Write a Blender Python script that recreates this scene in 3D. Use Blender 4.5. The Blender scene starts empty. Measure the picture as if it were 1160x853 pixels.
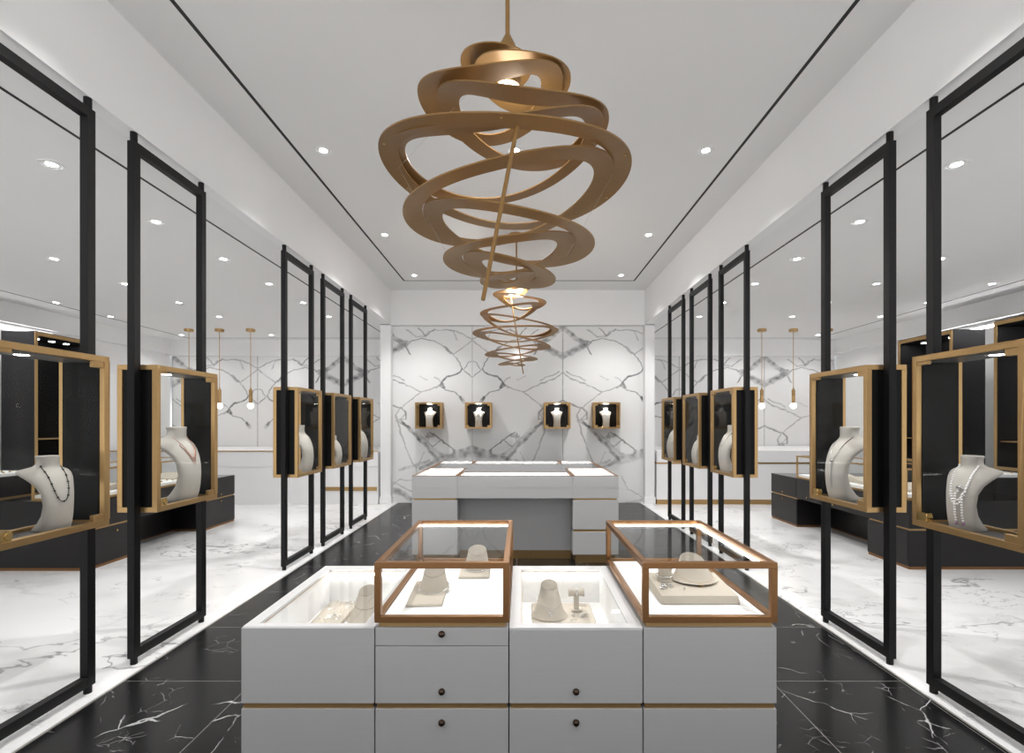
import bpy, bmesh, math, random
import numpy as np
from mathutils import Vector, Matrix
PI = math.pi
random.seed(4)
sc = bpy.context.scene
C = sc.collection
# ---------------------------------------------------------------- camera
F = 555.0; EYE = 1.5; VX = 590.5; VY = 478.5      # focal length in pixels of the 1160x853 frame, eye height, vanishing point
cam = bpy.data.cameras.new('camera'); camo = bpy.data.objects.new('camera', cam); C.objects.link(camo)
camo.location = (0, 0, EYE); camo.rotation_euler = (PI/2, 0, 0)
cam.sensor_fit = 'HORIZONTAL'; cam.sensor_width = 36; cam.lens = 36*F/1160
cam.shift_x = -(VX-580)/1160; cam.shift_y = (VY-426.5)/1160; cam.clip_start = .05
sc.camera = camo
# ---------------------------------------------------------------- world, exposure
w = bpy.data.worlds.new('world'); sc.world = w; w.use_nodes = True
WB = w.node_tree.nodes['Background']; WB.inputs[1].default_value = 2.2
# open shop front: bright lower half added to light the ceilings, dim sky above
_t = w.node_tree; _c = _t.nodes.new('ShaderNodeTexCoord'); _s = _t.nodes.new('ShaderNodeSeparateXYZ'); _r = _t.nodes.new('ShaderNodeValToRGB'); _m = _t.nodes.new('ShaderNodeMath')
_m.operation = 'MULTIPLY_ADD'; _m.inputs[1].default_value = .5; _m.inputs[2].default_value = .5
_t.links.new(_c.outputs['Generated'], _s.inputs[0]); _t.links.new(_s.outputs[2], _m.inputs[0]); _t.links.new(_m.outputs[0], _r.inputs[0]); _t.links.new(_r.outputs[0], WB.inputs[0])
_r.color_ramp.elements[0].position = .47; _r.color_ramp.elements[0].color = (1, .99, .98, 1)
_r.color_ramp.elements[1].position = .53; _r.color_ramp.elements[1].color = (.16, .165, .17, 1)
sc.view_settings.view_transform = 'Standard'; sc.view_settings.look = 'None'
sc.view_settings.gamma = 1; sc.view_settings.exposure = 0.34; sc.view_settings.use_curve_mapping = False
sc.cycles.use_denoising = True
sc.cycles.max_bounces = 10; sc.cycles.transparent_max_bounces = 24; sc.cycles.diffuse_bounces = 6
sc.cycles.sample_clamp_indirect = 6
P_MAIN = 112; P_SIDE = 12; P_BOX = 3; P_PEND = 5
# ---------------------------------------------------------------- materials
def mat(name, col, rough=.5, metal=0, spec=.5, emit=None, es=0, bump=None, coat=0):
    m = bpy.data.materials.new(name); m.use_nodes = True
    b = m.node_tree.nodes['Principled BSDF']
    b.inputs['Base Color'].default_value = (*col, 1); b.inputs['Roughness'].default_value = rough
    b.inputs['Metallic'].default_value = metal; b.inputs['Specular IOR Level'].default_value = spec
    b.inputs['Coat Weight'].default_value = coat
    if emit: b.inputs['Emission Color'].default_value = (*emit, 1); b.inputs['Emission Strength'].default_value = es
    return m
class G:
    def __init__(s, m): s.t = m.node_tree; s.b = s.t.nodes['Principled BSDF']
    def n(s, typ, **k):
        n = s.t.nodes.new(typ)
        for a, v in k.items(): setattr(n, a, v)
        return n
    def l(s, a, b): s.t.links.new(a, b)
    def coord(s, scale=(1,1,1), rot=(0,0,0), loc=(0,0,0)):
        tc = s.n('ShaderNodeTexCoord'); mp = s.n('ShaderNodeMapping')
        mp.inputs['Scale'].default_value = scale; mp.inputs['Rotation'].default_value = rot; mp.inputs['Location'].default_value = loc
        s.l(tc.outputs['Object'], mp.inputs[0]); return mp.outputs[0]
    def noise(s, vec, scale, detail=4, rough=.5, dist=0):
        n = s.n('ShaderNodeTexNoise'); n.inputs['Scale'].default_value = scale; n.inputs['Detail'].default_value = detail
        n.inputs['Roughness'].default_value = rough; n.inputs['Distortion'].default_value = dist
        s.l(vec, n.inputs['Vector']); return n.outputs['Fac']
    def math(s, op, a, b=None, clamp=False):
        n = s.n('ShaderNodeMath', operation=op, use_clamp=clamp)
        for i, v in enumerate((a, b)):
            if v is None: continue
            if isinstance(v, (int, float)): n.inputs[i].default_value = v
            else: s.l(v, n.inputs[i])
        return n.outputs[0]
    def ramp(s, v, a, b, fa=0., fb=1.):
        n = s.n('ShaderNodeMapRange', interpolation_type='SMOOTHSTEP'); s.l(v, n.inputs[0])
        for i, x in zip((1,2,3,4), (a,b,fa,fb)): n.inputs[i].default_value = x
        return n.outputs[0]
    def mix(s, f, a, b):
        n = s.n('ShaderNodeMix', data_type='RGBA')
        s.l(f, n.inputs[0]) if not isinstance(f, float) else setattr(n.inputs[0], 'default_value', f)
        for i, v in ((6, a), (7, b)):
            if isinstance(v, tuple): n.inputs[i].default_value = (*v, 1)
            else: s.l(v, n.inputs[i])
        return n.outputs[2]
    def bump(s, h, st, d=.01):
        n = s.n('ShaderNodeBump'); n.inputs['Strength'].default_value = st; n.inputs['Distance'].default_value = d
        s.l(h, n.inputs['Height']); s.l(n.outputs[0], s.b.inputs['Normal'])
def warp(g, vec, scale, amt, detail=3):
    n = g.n('ShaderNodeTexNoise'); n.inputs['Scale'].default_value = scale; n.inputs['Detail'].default_value = detail
    g.l(vec, n.inputs['Vector'])
    s = g.n('ShaderNodeVectorMath', operation='MULTIPLY_ADD')
    g.l(n.outputs['Color'], s.inputs[0]); s.inputs[1].default_value = (amt,)*3; g.l(vec, s.inputs[2])
    return s.outputs[0]
def ridge(g, vec, scale, width, detail=3, rough=.5):      # thin lines where a noise crosses 0.5
    n = g.noise(vec, scale, detail, rough)
    d = g.math('ABSOLUTE', g.math('SUBTRACT', n, .5))
    return g.ramp(d, 0, width, 1, 0)
def grain(name, col, rough, scale, amt, spec=.5, metal=0):
    m = mat(name, col, rough, metal, spec); g = G(m)
    n = g.noise(g.coord(scale), 1, 3, .6)
    lo = tuple(c*(1-amt) for c in col); hi = tuple(min(1, c*(1+amt)) for c in col)
    g.l(g.mix(n, lo, hi), g.b.inputs['Base Color']); g.bump(n, .05, .002)
    return m
M = {}
M['white'] = grain('white_paint', (.83,.83,.835), .65, (3,3,3), .012, .3)
M['ceil'] = grain('ceiling_paint', (.80,.80,.80), .8, (2,2,2), .01, .2)
M['black_slot'] = mat('black_slot', (.012,.012,.013), .6)
M['frame'] = grain('black_powder_coat', (.005,.0047,.0053), .5, (300,300,300), .15, .28)
M['blackwood'] = grain('black_stained_wood', (.0035,.0035,.0037), .5, (160,160,3), .45, .2)
M['brass'] = grain('brushed_brass', (.50,.325,.145), .36, (60,60,60), .08, .5, .85)
M['polbrass'] = mat('polished_brass', (.72,.5,.2), .15, 1)
M['bronze'] = grain('bronze_frame', (.25,.125,.050), .38, (40,40,40), .12, .5, .8)
M['gold'] = grain('gold_leaf_paint', (.27,.150,.050), .42, (35,35,35), .12, .4, .35)
M['grey'] = grain('grey_lacquer', (.42,.42,.422), .42, (3,3,260), .05, .4)
M['lacq'] = mat('white_lacquer', (.82,.82,.83), .35)
M['rim'] = mat('pale_grey_lacquer', (.60,.60,.605), .35)
M['tray'] = grain('white_lining', (.86,.86,.86), .6, (20,20,20), .01)
M['velvet'] = grain('beige_suede', (.52,.468,.40), .9, (120,120,120), .08, .1)
M['velvet_shade'] = grain('shaded_beige_suede', (.33,.295,.25), .9, (120,120,120), .08, .1)  # beige suede darkened: shading of the cone tops put into the colour
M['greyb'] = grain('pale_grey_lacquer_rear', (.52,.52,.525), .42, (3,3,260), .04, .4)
M['bust'] = grain('ivory_linen', (.49,.465,.43), .9, (260,260,260), .16, .1)
M['darkgrey'] = mat('charcoal_board', (.025,.025,.027), .35)
M['topgrey'] = mat('grey_box_ceiling', (.12,.12,.12), .35)
M['espresso'] = grain('espresso_veneer', (.008,.0065,.007), .42, (4,4,120), .25, .4)
M['darkwall'] = grain('charcoal_veneer', (.02,.0195,.022), .45, (60,60,3), .25, .3)
M['blacktop'] = mat('black_glossy_top', (.01,.01,.01), .08)
M['knob'] = mat('dark_knob', (.09,.06,.045), .3, 1)
M['silver'] = mat('silver', (.8,.8,.8), .2, 1)
M['pearl'] = mat('pearl', (.84,.82,.82), .2, 0, .8)
M['rosegold'] = mat('rose_gold', (.72,.42,.34), .3, .9)
M['beads'] = mat('dark_green_beads', (.03,.035,.025), .3)
M['gem'] = mat('pink_gem', (.33,.17,.30), .25)
M['steel'] = mat('steel_strip', (.5,.49,.45), .35, .6)
M['led'] = mat('led_strip', (1,1,1), .5, emit=(1,.985,.965), es=7)
M['lamp'] = mat('downlight_lens', (1,1,1), .5, emit=(1,.98,.95), es=25)
M['bulb'] = mat('warm_bulb', (1,.9,.8), .5, emit=(1,.85,.66), es=9)
M['cove'] = mat('cove_light', (1,1,1), .5, emit=(1,1,1), es=2.2)
def glass(name, tint=(.992,.996,.993), refl=1.):
    m = bpy.data.materials.new(name); m.use_nodes = True; t = m.node_tree; t.nodes.clear()
    o = t.nodes.new('ShaderNodeOutputMaterial'); mx = t.nodes.new('ShaderNodeMixShader')
    tr = t.nodes.new('ShaderNodeBsdfTransparent'); tr.inputs[0].default_value = (*tint, 1)
    gl = t.nodes.new('ShaderNodeBsdfGlossy'); gl.inputs['Roughness'].default_value = .01; gl.inputs[0].default_value = (refl,)*3+(1,)
    lw = t.nodes.new('ShaderNodeLayerWeight'); lw.inputs[0].default_value = .5
    pw = t.nodes.new('ShaderNodeMath'); pw.operation = 'POWER'; t.links.new(lw.outputs['Facing'], pw.inputs[0]); pw.inputs[1].default_value = 4.5
    fr = t.nodes.new('ShaderNodeMath'); fr.operation = 'MULTIPLY_ADD'; t.links.new(pw.outputs[0], fr.inputs[0]); fr.inputs[1].default_value = .3; fr.inputs[2].default_value = .002
    t.links.new(fr.outputs[0], mx.inputs[0]); t.links.new(tr.outputs[0], mx.inputs[1]); t.links.new(gl.outputs[0], mx.inputs[2])
    t.links.new(mx.outputs[0], o.inputs[0]); return m
M['glass'] = glass('clear_glass')
def marble_white():
    m = mat('white_marble_floor', (.76,.76,.76), .18, spec=.35); g = G(m)
    v = g.coord((.62,1,1), (0,0,.5)); wv = warp(g, v, 1.3, .55, 4)
    a = ridge(g, wv, 1.05, .010, 5, .55); b = ridge(g, warp(g, v, 3, .25), 2.3, .012, 6, .6)
    band = ridge(g, wv, .8, .05, 6, .62)
    mk = g.ramp(g.noise(v, .9, 2), .45, .62); mk2 = g.ramp(g.noise(v, 1.6, 2), .5, .62)
    s = g.math('ADD', g.math('MULTIPLY', a, g.math('MULTIPLY', mk, .78)), g.math('MULTIPLY', b, g.math('MULTIPLY', mk2, .55)))
    s = g.math('ADD', s, g.math('MULTIPLY', band, g.math('MULTIPLY', mk, .22)), True)
    g.l(g.mix(s, (.76,.76,.765), (.24,.24,.25)), g.b.inputs['Base Color']); return m
def marble_black(x0, y0, t):
    m = mat('black_marble_floor', (.02,.02,.022), .25, spec=.2); g = G(m)
    v = g.coord((1,1,1), (0,0,.35)); wv = warp(g, v, 2.2, .35, 5)
    def crack(sc_, wd, ms, lo, off):
        vo = g.n('ShaderNodeTexVoronoi', feature='DISTANCE_TO_EDGE'); vo.inputs['Scale'].default_value = sc_
        ad = g.n('ShaderNodeVectorMath', operation='ADD'); ad.inputs[1].default_value = (off, off*.7, 0); g.l(wv, ad.inputs[0]); g.l(ad.outputs[0], vo.inputs['Vector'])
        e = g.ramp(vo.outputs['Distance'], wd*.2, wd, 1, 0)
        return g.math('MULTIPLY', e, g.ramp(g.noise(ad.outputs[0], ms, 4, .65), lo, lo+.09))
    s = g.math('ADD', g.math('MULTIPLY', crack(1.5, .008, 2.1, .51, 0), .62), g.math('MULTIPLY', crack(3.6, .010, 3.2, .54, 5), .40))
    s = g.math('ADD', s, g.math('MULTIPLY', crack(9, .02, 4, .58, 9), .25), True)
    tc = g.n('ShaderNodeTexCoord'); sp = g.n('ShaderNodeSeparateXYZ'); g.l(tc.outputs['Object'], sp.inputs[0])
    def line(o, off):
        f = g.math('FRACT', g.math('DIVIDE', g.math('ADD', g.math('SUBTRACT', o, off), 75.), t))
        d = g.math('ABSOLUTE', g.math('SUBTRACT', f, .5)); return g.math('GREATER_THAN', d, .5-.0022/t)
    ln = g.math('MAXIMUM', line(sp.outputs[0], x0), line(sp.outputs[1], y0))
    cl = g.noise(v, 2.5, 4)
    base = g.mix(cl, (.003,.003,.0033), (.012,.012,.013))
    c = g.mix(s, base, (.62,.62,.62))
    g.l(g.mix(g.math('MULTIPLY', ln, .55), c, (.28,.28,.27)), g.b.inputs['Base Color']); return m
M['mfloor'] = marble_white()
M['bfloor'] = marble_black(-.05-75+.0, 2.84-75+.0, .75)
def marble_wall():
    m = mat('bookmatched_marble', (.8,.8,.8), .14, spec=.4); g = G(m)
    at = g.n('ShaderNodeAttribute', attribute_name='vein'); v = g.coord()
    n = g.noise(v, 9, 6, .7); cl = g.noise(v, 1.2, 4)
    f = g.math('MULTIPLY', at.outputs['Fac'], g.ramp(n, .25, .62, .55, 1.1), True)
    g.l(g.mix(f, g.mix(cl, (.78,.785,.79), (.86,.86,.865)), (.15,.153,.16)), g.b.inputs['Base Color']); return m
M['mwall'] = marble_wall()
# ---------------------------------------------------------------- mesh helpers
class MB:
    def __init__(s): s.bm = bmesh.new()
    def box(s, x0, x1, y0, y1, z0, z1):
        xs = sorted((x0,x1)); ys = sorted((y0,y1)); zs = sorted((z0,z1))
        v = [s.bm.verts.new((x,y,z)) for x in xs for y in ys for z in zs]
        for f in ((0,1,3,2),(4,6,7,5),(0,4,5,1),(2,3,7,6),(0,2,6,4),(1,5,7,3)): s.bm.faces.new([v[i] for i in f])
        return s
    def ring_loft(s, rings, close=True, cap=True):
        vr = [[s.bm.verts.new(p) for p in r] for r in rings]
        n = len(rings[0])
        for a, b in zip(vr, vr[1:]):
            for i in range(n if close else n-1):
                j = (i+1) % n; s.bm.faces.new((a[i], a[j], b[j], b[i]))
        if cap and close:
            s.bm.faces.new(vr[0][::-1]); s.bm.faces.new(vr[-1])
        return s
    def lathe(s, prof, seg=20, axis=(0,0), ):
        return s.ring_loft([[(axis[0]+r*math.cos(2*PI*i/seg), axis[1]+r*math.sin(2*PI*i/seg), z) for i in range(seg)] for r, z in prof])
    def tube(s, pts, r, seg=10, closed=False):
        pts = [Vector(p) for p in pts]; rings = []; up = None
        for i, p in enumerate(pts):
            a = pts[i-1] if i or closed else p; b = pts[(i+1) % len(pts)] if (i < len(pts)-1 or closed) else p
            d = (b-a).normalized()
            if up is None: up = d.orthogonal().normalized()
            up = (up - d*up.dot(d)); up = up.normalized() if up.length > 1e-5 else d.orthogonal().normalized()
            sd = d.cross(up)
            rr = r[i] if isinstance(r, (list, tuple)) else r
            rings.append([tuple(p + (up*math.cos(2*PI*k/seg)+sd*math.sin(2*PI*k/seg))*rr) for k in range(seg)])
        if closed: rings.append(rings[0])
        return s.ring_loft(rings, cap=not closed)
    def ball(s, c, r, seg=8, sz=1):
        bmesh.ops.create_uvsphere(s.bm, u_segments=seg, v_segments=max(4, seg//2+1), radius=1, matrix=Matrix.Translation(c) @ Matrix.Diagonal((r, r, r*sz, 1)))
        return s
    def xf(s, m): bmesh.ops.transform(s.bm, matrix=m, verts=s.bm.verts); return s
    def build(s, name, m, parent=None, bevel=0, smooth=False, loc=None):
        bmesh.ops.remove_doubles(s.bm, verts=s.bm.verts, dist=1e-6)
        bmesh.ops.recalc_face_normals(s.bm, faces=s.bm.faces)
        me = bpy.data.meshes.new(name); s.bm.to_mesh(me); s.bm.free()
        o = bpy.data.objects.new(name, me); C.objects.link(o); me.materials.append(M[m] if isinstance(m, str) else m)
        if smooth:
            for p in me.polygons: p.use_smooth = True
            me.set_sharp_from_angle(angle=.7)
        if bevel:
            b = o.modifiers.new('bevel', 'BEVEL'); b.width = bevel; b.segments = 2; b.limit_method = 'ANGLE'
        if parent: o.parent = parent
        if loc: o.location = loc
        return o
def tag(o, label, cat, group=None, kind=None):
    o['label'] = label; o['category'] = cat
    if group: o['group'] = group
    if kind: o['kind'] = kind
    return o
def thing(name, loc, label, cat, group=None, rz=0):
    o = bpy.data.objects.new(name, None); C.objects.link(o); o.location = loc; o.rotation_euler.z = rz; o.empty_display_size = .1
    return tag(o, label, cat, group)
def struct(name, mb, m, bevel=0):
    o = mb.build(name, m, bevel=bevel); o['kind'] = 'structure'; return o
def dup(src, loc=None, rz=None, label=None, group=None):
    r = src.copy(); C.objects.link(r)
    if loc is not None: r.location = loc
    if rz is not None: r.rotation_euler.z = rz
    if label: r['label'] = label
    if group: r['group'] = group
    for ch in list(src.children):
        c = ch.copy(); C.objects.link(c); c.parent = r
        for g in list(ch.children):
            d = g.copy(); C.objects.link(d); d.parent = c
    return r
def gpt(px, py, z):        # point at height z seen at a pixel of the photograph
    d = F*(EYE-z)/(py-VY); return ((px-VX)/F*d, d, z)
# ---------------------------------------------------------------- the room
XL, XR = -2.385, 2.265            # faces of the ceiling recess / lines of the display frames
YF = -2.6                          # the shop continues behind the viewer up to the street front
HC, HS = 3.93, 3.30
SL, SR, YB, YS = -7.78, 6.97, 9.0, 10.86
mb = MB(); mb.box(-2.30, 2.215, YF, YB+.16, -.05, 0); struct('floor', mb, 'bfloor')
mb = MB(); mb.box(SL, -2.312, YF, YS, -.05, 0); struct('floor_left', mb, 'mfloor')
mb = MB(); mb.box(2.227, SR, YF, YS, -.05, 0); struct('floor_right', mb, 'mfloor')
n_trim = [0]
def trim(mb, m, bevel=0): n_trim[0] += 1; return struct('trim_%d' % n_trim[0], mb, m, bevel)
trim(MB().box(-2.312, -2.30, YF, YB, -.05, .003), 'steel'); trim(MB().box(2.215, 2.227, YF, YB, -.05, .003), 'steel')
struct('ceiling', MB().box(XL, XR, YF, YB, HC, HC+.05), 'ceil')
struct('ceiling_left', MB().box(SL, XL-.1, YF, YS, HS, HS+.05), 'ceil')
struct('ceiling_right', MB().box(XR+.1, SR, YF, YS, HS, HS+.05), 'ceil')
struct('ceiling_beam_left', MB().box(XL-.1, XL, YF, YB, HS, HC+.05), 'white')
struct('ceiling_beam_right', MB().box(XR, XR+.1, YF, YB, HS, HC+.05), 'white')
struct('wall_back_upper', MB().box(XL-.2, XR+.2, YB, YB+.3, HS-.01, HC+.05), 'white')
# pilasters and returns at the end of the aisle
struct('wall_pilaster_left', MB().box(-2.59, -2.40, YB, YS, 0, HS), 'white')
struct('wall_pilaster_right', MB().box(2.275, 2.45, YB, YS, 0, HS), 'white')
struct('baseboard_left', MB().box(-2.605, -2.388, YB-.014, YB+.16, 0, .13), 'white', .004)
struct('baseboard_right', MB().box(2.263, 2.465, YB-.014, YB+.16, 0, .13), 'white', .004)
# outer walls
struct('wall_left', MB().box(SL-.1, SL, YF, YS, 0, HS), 'white')
struct('wall_right', MB().box(SR, SR+.1, YF, YS, 0, HS), 'white')
struct('wall_left_upper', MB().box(SL, SL+.12, YF, YS, 3.0, HS), 'white')
struct('wall_right_upper', MB().box(SR-.12, SR, YF, YS, 3.0, HS), 'white')
# shadow-gap slots in the ceilings
def slot(x0, x1, y1, z, w_, drop=.002):
    m_ = MB()
    m_.box(x0-w_/2, x0+w_/2, YF, y1+w_/2, z-drop, z+.01); m_.box(x1-w_/2, x1+w_/2, YF, y1+w_/2, z-drop, z+.01)
    m_.box(x0, x1, y1-w_/2, y1+w_/2, z-drop, z+.01); trim(m_, 'black_slot')
slot(-2.01, 1.935, 8.40, HC, .026)
slot(-7.1, -2.80, 10.46, HS, .022); slot(2.67, 6.34, 10.46, HS, .022)

# bookmatched marble walls: the veins are polylines in slab coordinates (u from the seam, v down from the top, metres)
def pl(pts, wd, it, A=(440, 365, 5.333)):
    return ([((535-(A[0]+x/A[2]))/60.4, (A[1]+y/A[2]-370)/60.4) for x, y in pts], wd, it)
B3 = (440, 480, 8.53)
VEINS = [
 pl([(-37,35),(10,75),(40,108),(100,142)], .075, .7), pl([(-37,215),(30,178),(100,142)], .095, .7), pl([(85,145),(112,165),(135,195)], .022, .7), pl([(60,125),(130,120)], .03, .6),
 pl([(180,36),(225,78),(290,36)], .02, .65), pl([(110,40),(165,85),(235,80)], .014, .5), pl([(225,78),(245,60)], .05, .45),
 pl([(120,135),(140,108),(200,95),(290,115),(345,150),(390,190),(430,240),(448,275)], .016, .7),
 pl([(345,150),(375,180)], .04, .6), pl([(448,275),(430,300),(350,335),(305,385)], .026, .85), pl([(290,395),(325,375),(330,395)], .035, .8),
 pl([(305,385),(340,410),(400,425),(440,460)], .016, .75), pl([(435,455),(455,485)], .045, .75),
 pl([(290,42),(400,48),(480,90),(510,110)], .012, .5), pl([(385,190),(450,150),(510,110)], .014, .55), pl([(400,50),(420,100)], .009, .4),
 pl([(448,275),(480,305),(510,340)], .015, .65), pl([(465,275),(488,242),(510,235)], .015, .6),
 pl([(-37,302),(30,350),(100,378),(210,418),(305,385)], .015, .6), pl([(210,418),(130,470),(75,518)], .013, .6), pl([(-10,300),(30,322),(60,332),(92,356)], .022, .5),
 pl([(270,335),(310,360),(320,385)], .008, .45), pl([(180,318),(232,346)], .012, .3),
 pl([(-37,470),(28,505),(68,518),(100,550),(108,590)], .030, .65), pl([(60,520),(40,560),(60,605),(110,640)], .025, .45), pl([(100,560),(60,600)], .02, .4), pl([(45,595),(100,590)], .016, .4),
 pl([(70,600),(150,668),(230,745),(300,818)], .050, .85), pl([(150,650),(240,730),(330,800)], .06, .42), pl([(250,665),(330,720),(405,775)], .018, .8),
 pl([(240,670),(238,720),(270,745),(322,708)], .018, .55), pl([(230,690),(270,680)], .06, .5),
 pl([(405,775),(390,800),(330,812)], .035, .7), pl([(300,830),(400,812),(510,775)], .13, .60), pl([(440,775),(510,742)], .05, .62), pl([(400,775),(410,790)],.04,.7),
 pl([(38,560),(80,680),(112,780)], .010, .4), pl([(245,828),(180,850),(130,870),(60,900)], .045, .4),
 pl([(90,10),(150,190),(210,350),(260,420),(270,480),(300,560)], .012, .5, B3), pl([(340,260),(300,330),(265,420)], .012, .4, B3),
 pl([(300,420),(380,390),(430,370),(500,335)], .055, .6, B3), pl([(30,640),(100,660),(150,680),(240,750)], .085, .72, B3), pl([(50,570),(130,610),(230,650),(400,730)], .014, .5, B3),
 pl([(50,590),(120,545),(230,540),(400,560)], .012, .4, B3), pl([(240,750),(420,790),(560,760),(812,700)], .05, .5, B3), pl([(500,500),(560,620),(700,700)], .014, .4, B3),
 pl([(30,640),(-60,590)], .08, .7, B3)]
def vnoise(x, y, seed):
    rs = np.random.RandomState(seed); T = rs.rand(64, 64)
    xi = np.floor(x).astype(int); yi = np.floor(y).astype(int); fx = x-xi; fy = y-yi; fx = fx*fx*(3-2*fx); fy = fy*fy*(3-2*fy)
    g = lambda a, b: T[a % 64, b % 64]
    return (g(xi,yi)*(1-fx)+g(xi+1,yi)*fx)*(1-fy)+(g(xi,yi+1)*(1-fx)+g(xi+1,yi+1)*fx)*fy-.5
def marble_panel(name, x0, x1, z0, z1, y, seam, pw, flip=False, st=.0105):
    nx = int((x1-x0)/st); nz = int((z1-z0)/st)
    X, Z = np.meshgrid(np.linspace(x0, x1, nx), np.linspace(z0, z1, nz))
    k = pw/1.69
    u = np.abs(((X-seam)/pw + 1) % 2 - 1)*1.69; v = (z1-Z)/k
    wu = u+.05*vnoise(u*3, v*3, 1)+.03*vnoise(u*8, v*8, 2)+.018*vnoise(u*22, v*22, 3)
    wv = v+.05*vnoise(u*3+9, v*3, 4)+.03*vnoise(u*8+9, v*8, 5)+.018*vnoise(u*22+9, v*22, 6)
    f = np.zeros_like(X)
    for pts, wd, it in VEINS:
        for (ax, ay), (bx, by) in zip(pts, pts[1:]):
            dx, dy = bx-ax, by-ay; L = dx*dx+dy*dy+1e-9
            t = np.clip(((wu-ax)*dx+(wv-ay)*dy)/L, 0, 1)
            d = np.hypot(wu-ax-t*dx, wv-ay-t*dy)
            ww = max(wd*.62, .010)
            prof = 1/(1+np.exp(np.clip((d-ww*.8)/(ww*.16), -30, 30)))
            if wd > .03: prof = prof*(.62+.5*vnoise(u*14, v*14, 7)*2) + .25*np.exp(-(np.abs(d-ww*.8)/.008)**2)
            f = np.maximum(f, it*prof)
    f = np.maximum(f, .5*(np.abs(((X-seam)/pw+.5) % 1-.5) < st*.55/pw))      # slab joints
    vs = np.stack([X.ravel(), np.full(X.size, y), Z.ravel()], 1)
    i = np.arange(nx*nz).reshape(nz, nx); fc = np.stack([i[:-1,:-1].ravel(), i[:-1,1:].ravel(), i[1:,1:].ravel(), i[1:,:-1].ravel()], 1)
    n0 = len(vs)
    back = np.array([[x0,y+.12,z0],[x1,y+.12,z0],[x1,y+.12,z1],[x0,y+.12,z1]]); vs = np.vstack([vs, back])
    fl = [tuple(r) for r in fc.tolist()] + [(n0+3, n0+2, n0+1, n0)]
    c = [i[0,0], i[0,-1], i[-1,-1], i[-1,0]]
    fl += [(n0, n0+1)+tuple(i[0,::-1].tolist()), (n0+2, n0+3)+tuple(i[-1,:].tolist()), (n0+3, n0)+tuple(i[:,0].tolist()), (n0+1, n0+2)+tuple(i[::-1,-1].tolist())]
    me = bpy.data.meshes.new(name); me.from_pydata(vs.tolist(), [], fl); me.update()
    a = me.attributes.new('vein', 'FLOAT', 'POINT'); a.data.foreach_set('value', np.concatenate([np.clip(f*1.25, 0, 1).ravel(), np.zeros(4)]).astype(np.float32))
    me.materials.append(M['mwall']); o = bpy.data.objects.new(name, me); C.objects.link(o); o['kind'] = 'structure'
    return o
marble_panel('wall_back', -2.40, 2.275, 0, 3.29, YB+.15, -.915, 1.69)
marble_panel('wall_back_left', SL+.05, -2.59, .95, 2.96, YS-.02, -5.83, 1.88, st=.016)
marble_panel('wall_back_right', 2.45, SR-.05, .95, 2.96, YS-.02, 5.38-1.88, 1.88, st=.016)
struct('wall_far_left', MB().box(SL, -2.59, YS+.11, YS+.2, 0, HS), 'white')
struct('wall_far_right', MB().box(2.45, SR, YS+.11, YS+.2, 0, HS), 'white')
struct('wall_far_left_upper', MB().box(SL, -2.59, YS-.16, YS+.2, 2.96, HS), 'white')
struct('wall_far_right_upper', MB().box(2.45, SR, YS-.16, YS+.2, 2.96, HS), 'white')

# ---------------------------------------------------------------- recessed downlights
def light(name, loc, parent, e, ang=110, blend=.8, rad=.04, col=(1,.985,.965), rot=(0,0,0)):
    l = bpy.data.lights.new(name, 'SPOT'); l.energy = e; l.spot_size = math.radians(ang); l.spot_blend = blend; l.shadow_soft_size = rad; l.color = col
    o = bpy.data.objects.new(name, l); C.objects.link(o); o.location = loc; o.rotation_euler = rot; o.parent = parent; return o
ORD = ['first','second','third','fourth','fifth','sixth','seventh','eighth','ninth','tenth']
def mk_down(loc, label, grp, e):
    t = thing('downlight', loc, label, 'downlight', grp)
    MB().ring_loft([[(r*math.cos(a*PI/12), r*math.sin(a*PI/12), z) for a in range(24)] for r, z in ((.075,0),(.075,-.004),(.062,-.004),(.055,.0),(.045,.012))], cap=False).build('trim_ring', 'ceil', t, smooth=True)
    MB().lathe([(.045,.010),(.045,.002),(.03,-.001),(.001,-.001)]).build('lens', 'lamp', t)
    light('spot', (0,0,-.02), t, e, 100 if e == P_MAIN else 120)
    return t
protoM = mk_down((-1.77, 4.38, HC), '', None, P_MAIN); protoS = mk_down((-3.28, 3.42, HS), '', None, P_SIDE)
VAR = {}
def far_lamp(o, y, z):      # the rows towards the back carry stronger, wider lamps
    for c in o.children:
        if c.type == 'LIGHT' and y > 6:
            k = (c.data.name.split('.')[0], c.data.energy, y > 7)
            if k not in VAR:
                d = c.data.copy(); d.energy *= 1.25 if z > 3.5 else 2.0; d.spot_size = math.radians(104 if z > 3.5 else 140); VAR[k] = d
            c.data = VAR[k]
def down_row(proto, x, ys, z, where, first):
    for i, y in enumerate(ys):
        lb = 'round recessed downlight, %s, %s from viewer' % (where, ORD[i+first])
        gp = 'recessed downlights in the '+where.split(',')[0]
        if proto.get('used'): far_lamp(dup(proto, (x, y, z), label=lb, group=gp), y, z)
        else:
            proto['used'] = 1; proto.location = (x, y, z); proto['label'] = lb; proto['group'] = gp
down_row(protoM, -1.77, (4.38, 6.35, 8.1, 2.4, .5), HC, 'main ceiling, left row', 0)
down_row(protoM, 1.65, (4.38, 6.35, 8.1, 2.4, .5), HC, 'main ceiling, right row', 0)
down_row(protoM, -.05, (4.38,), HC, 'main ceiling centre, seen through the big spiral pendant', 0)
for o in C.objects:      # the centre lamp is the strong wide one over the counters
    if o.type == 'LIGHT' and o.parent and abs(o.parent.location.x+.05) < .01 and o.parent.name.startswith('downlight'):
        o.data = o.data.copy(); o.data.energy *= 2.6; o.data.spot_size = math.radians(140)
SY = (3.42, 4.4, 5.4, 6.37, 7.37, 8.35, 10.1)
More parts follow.
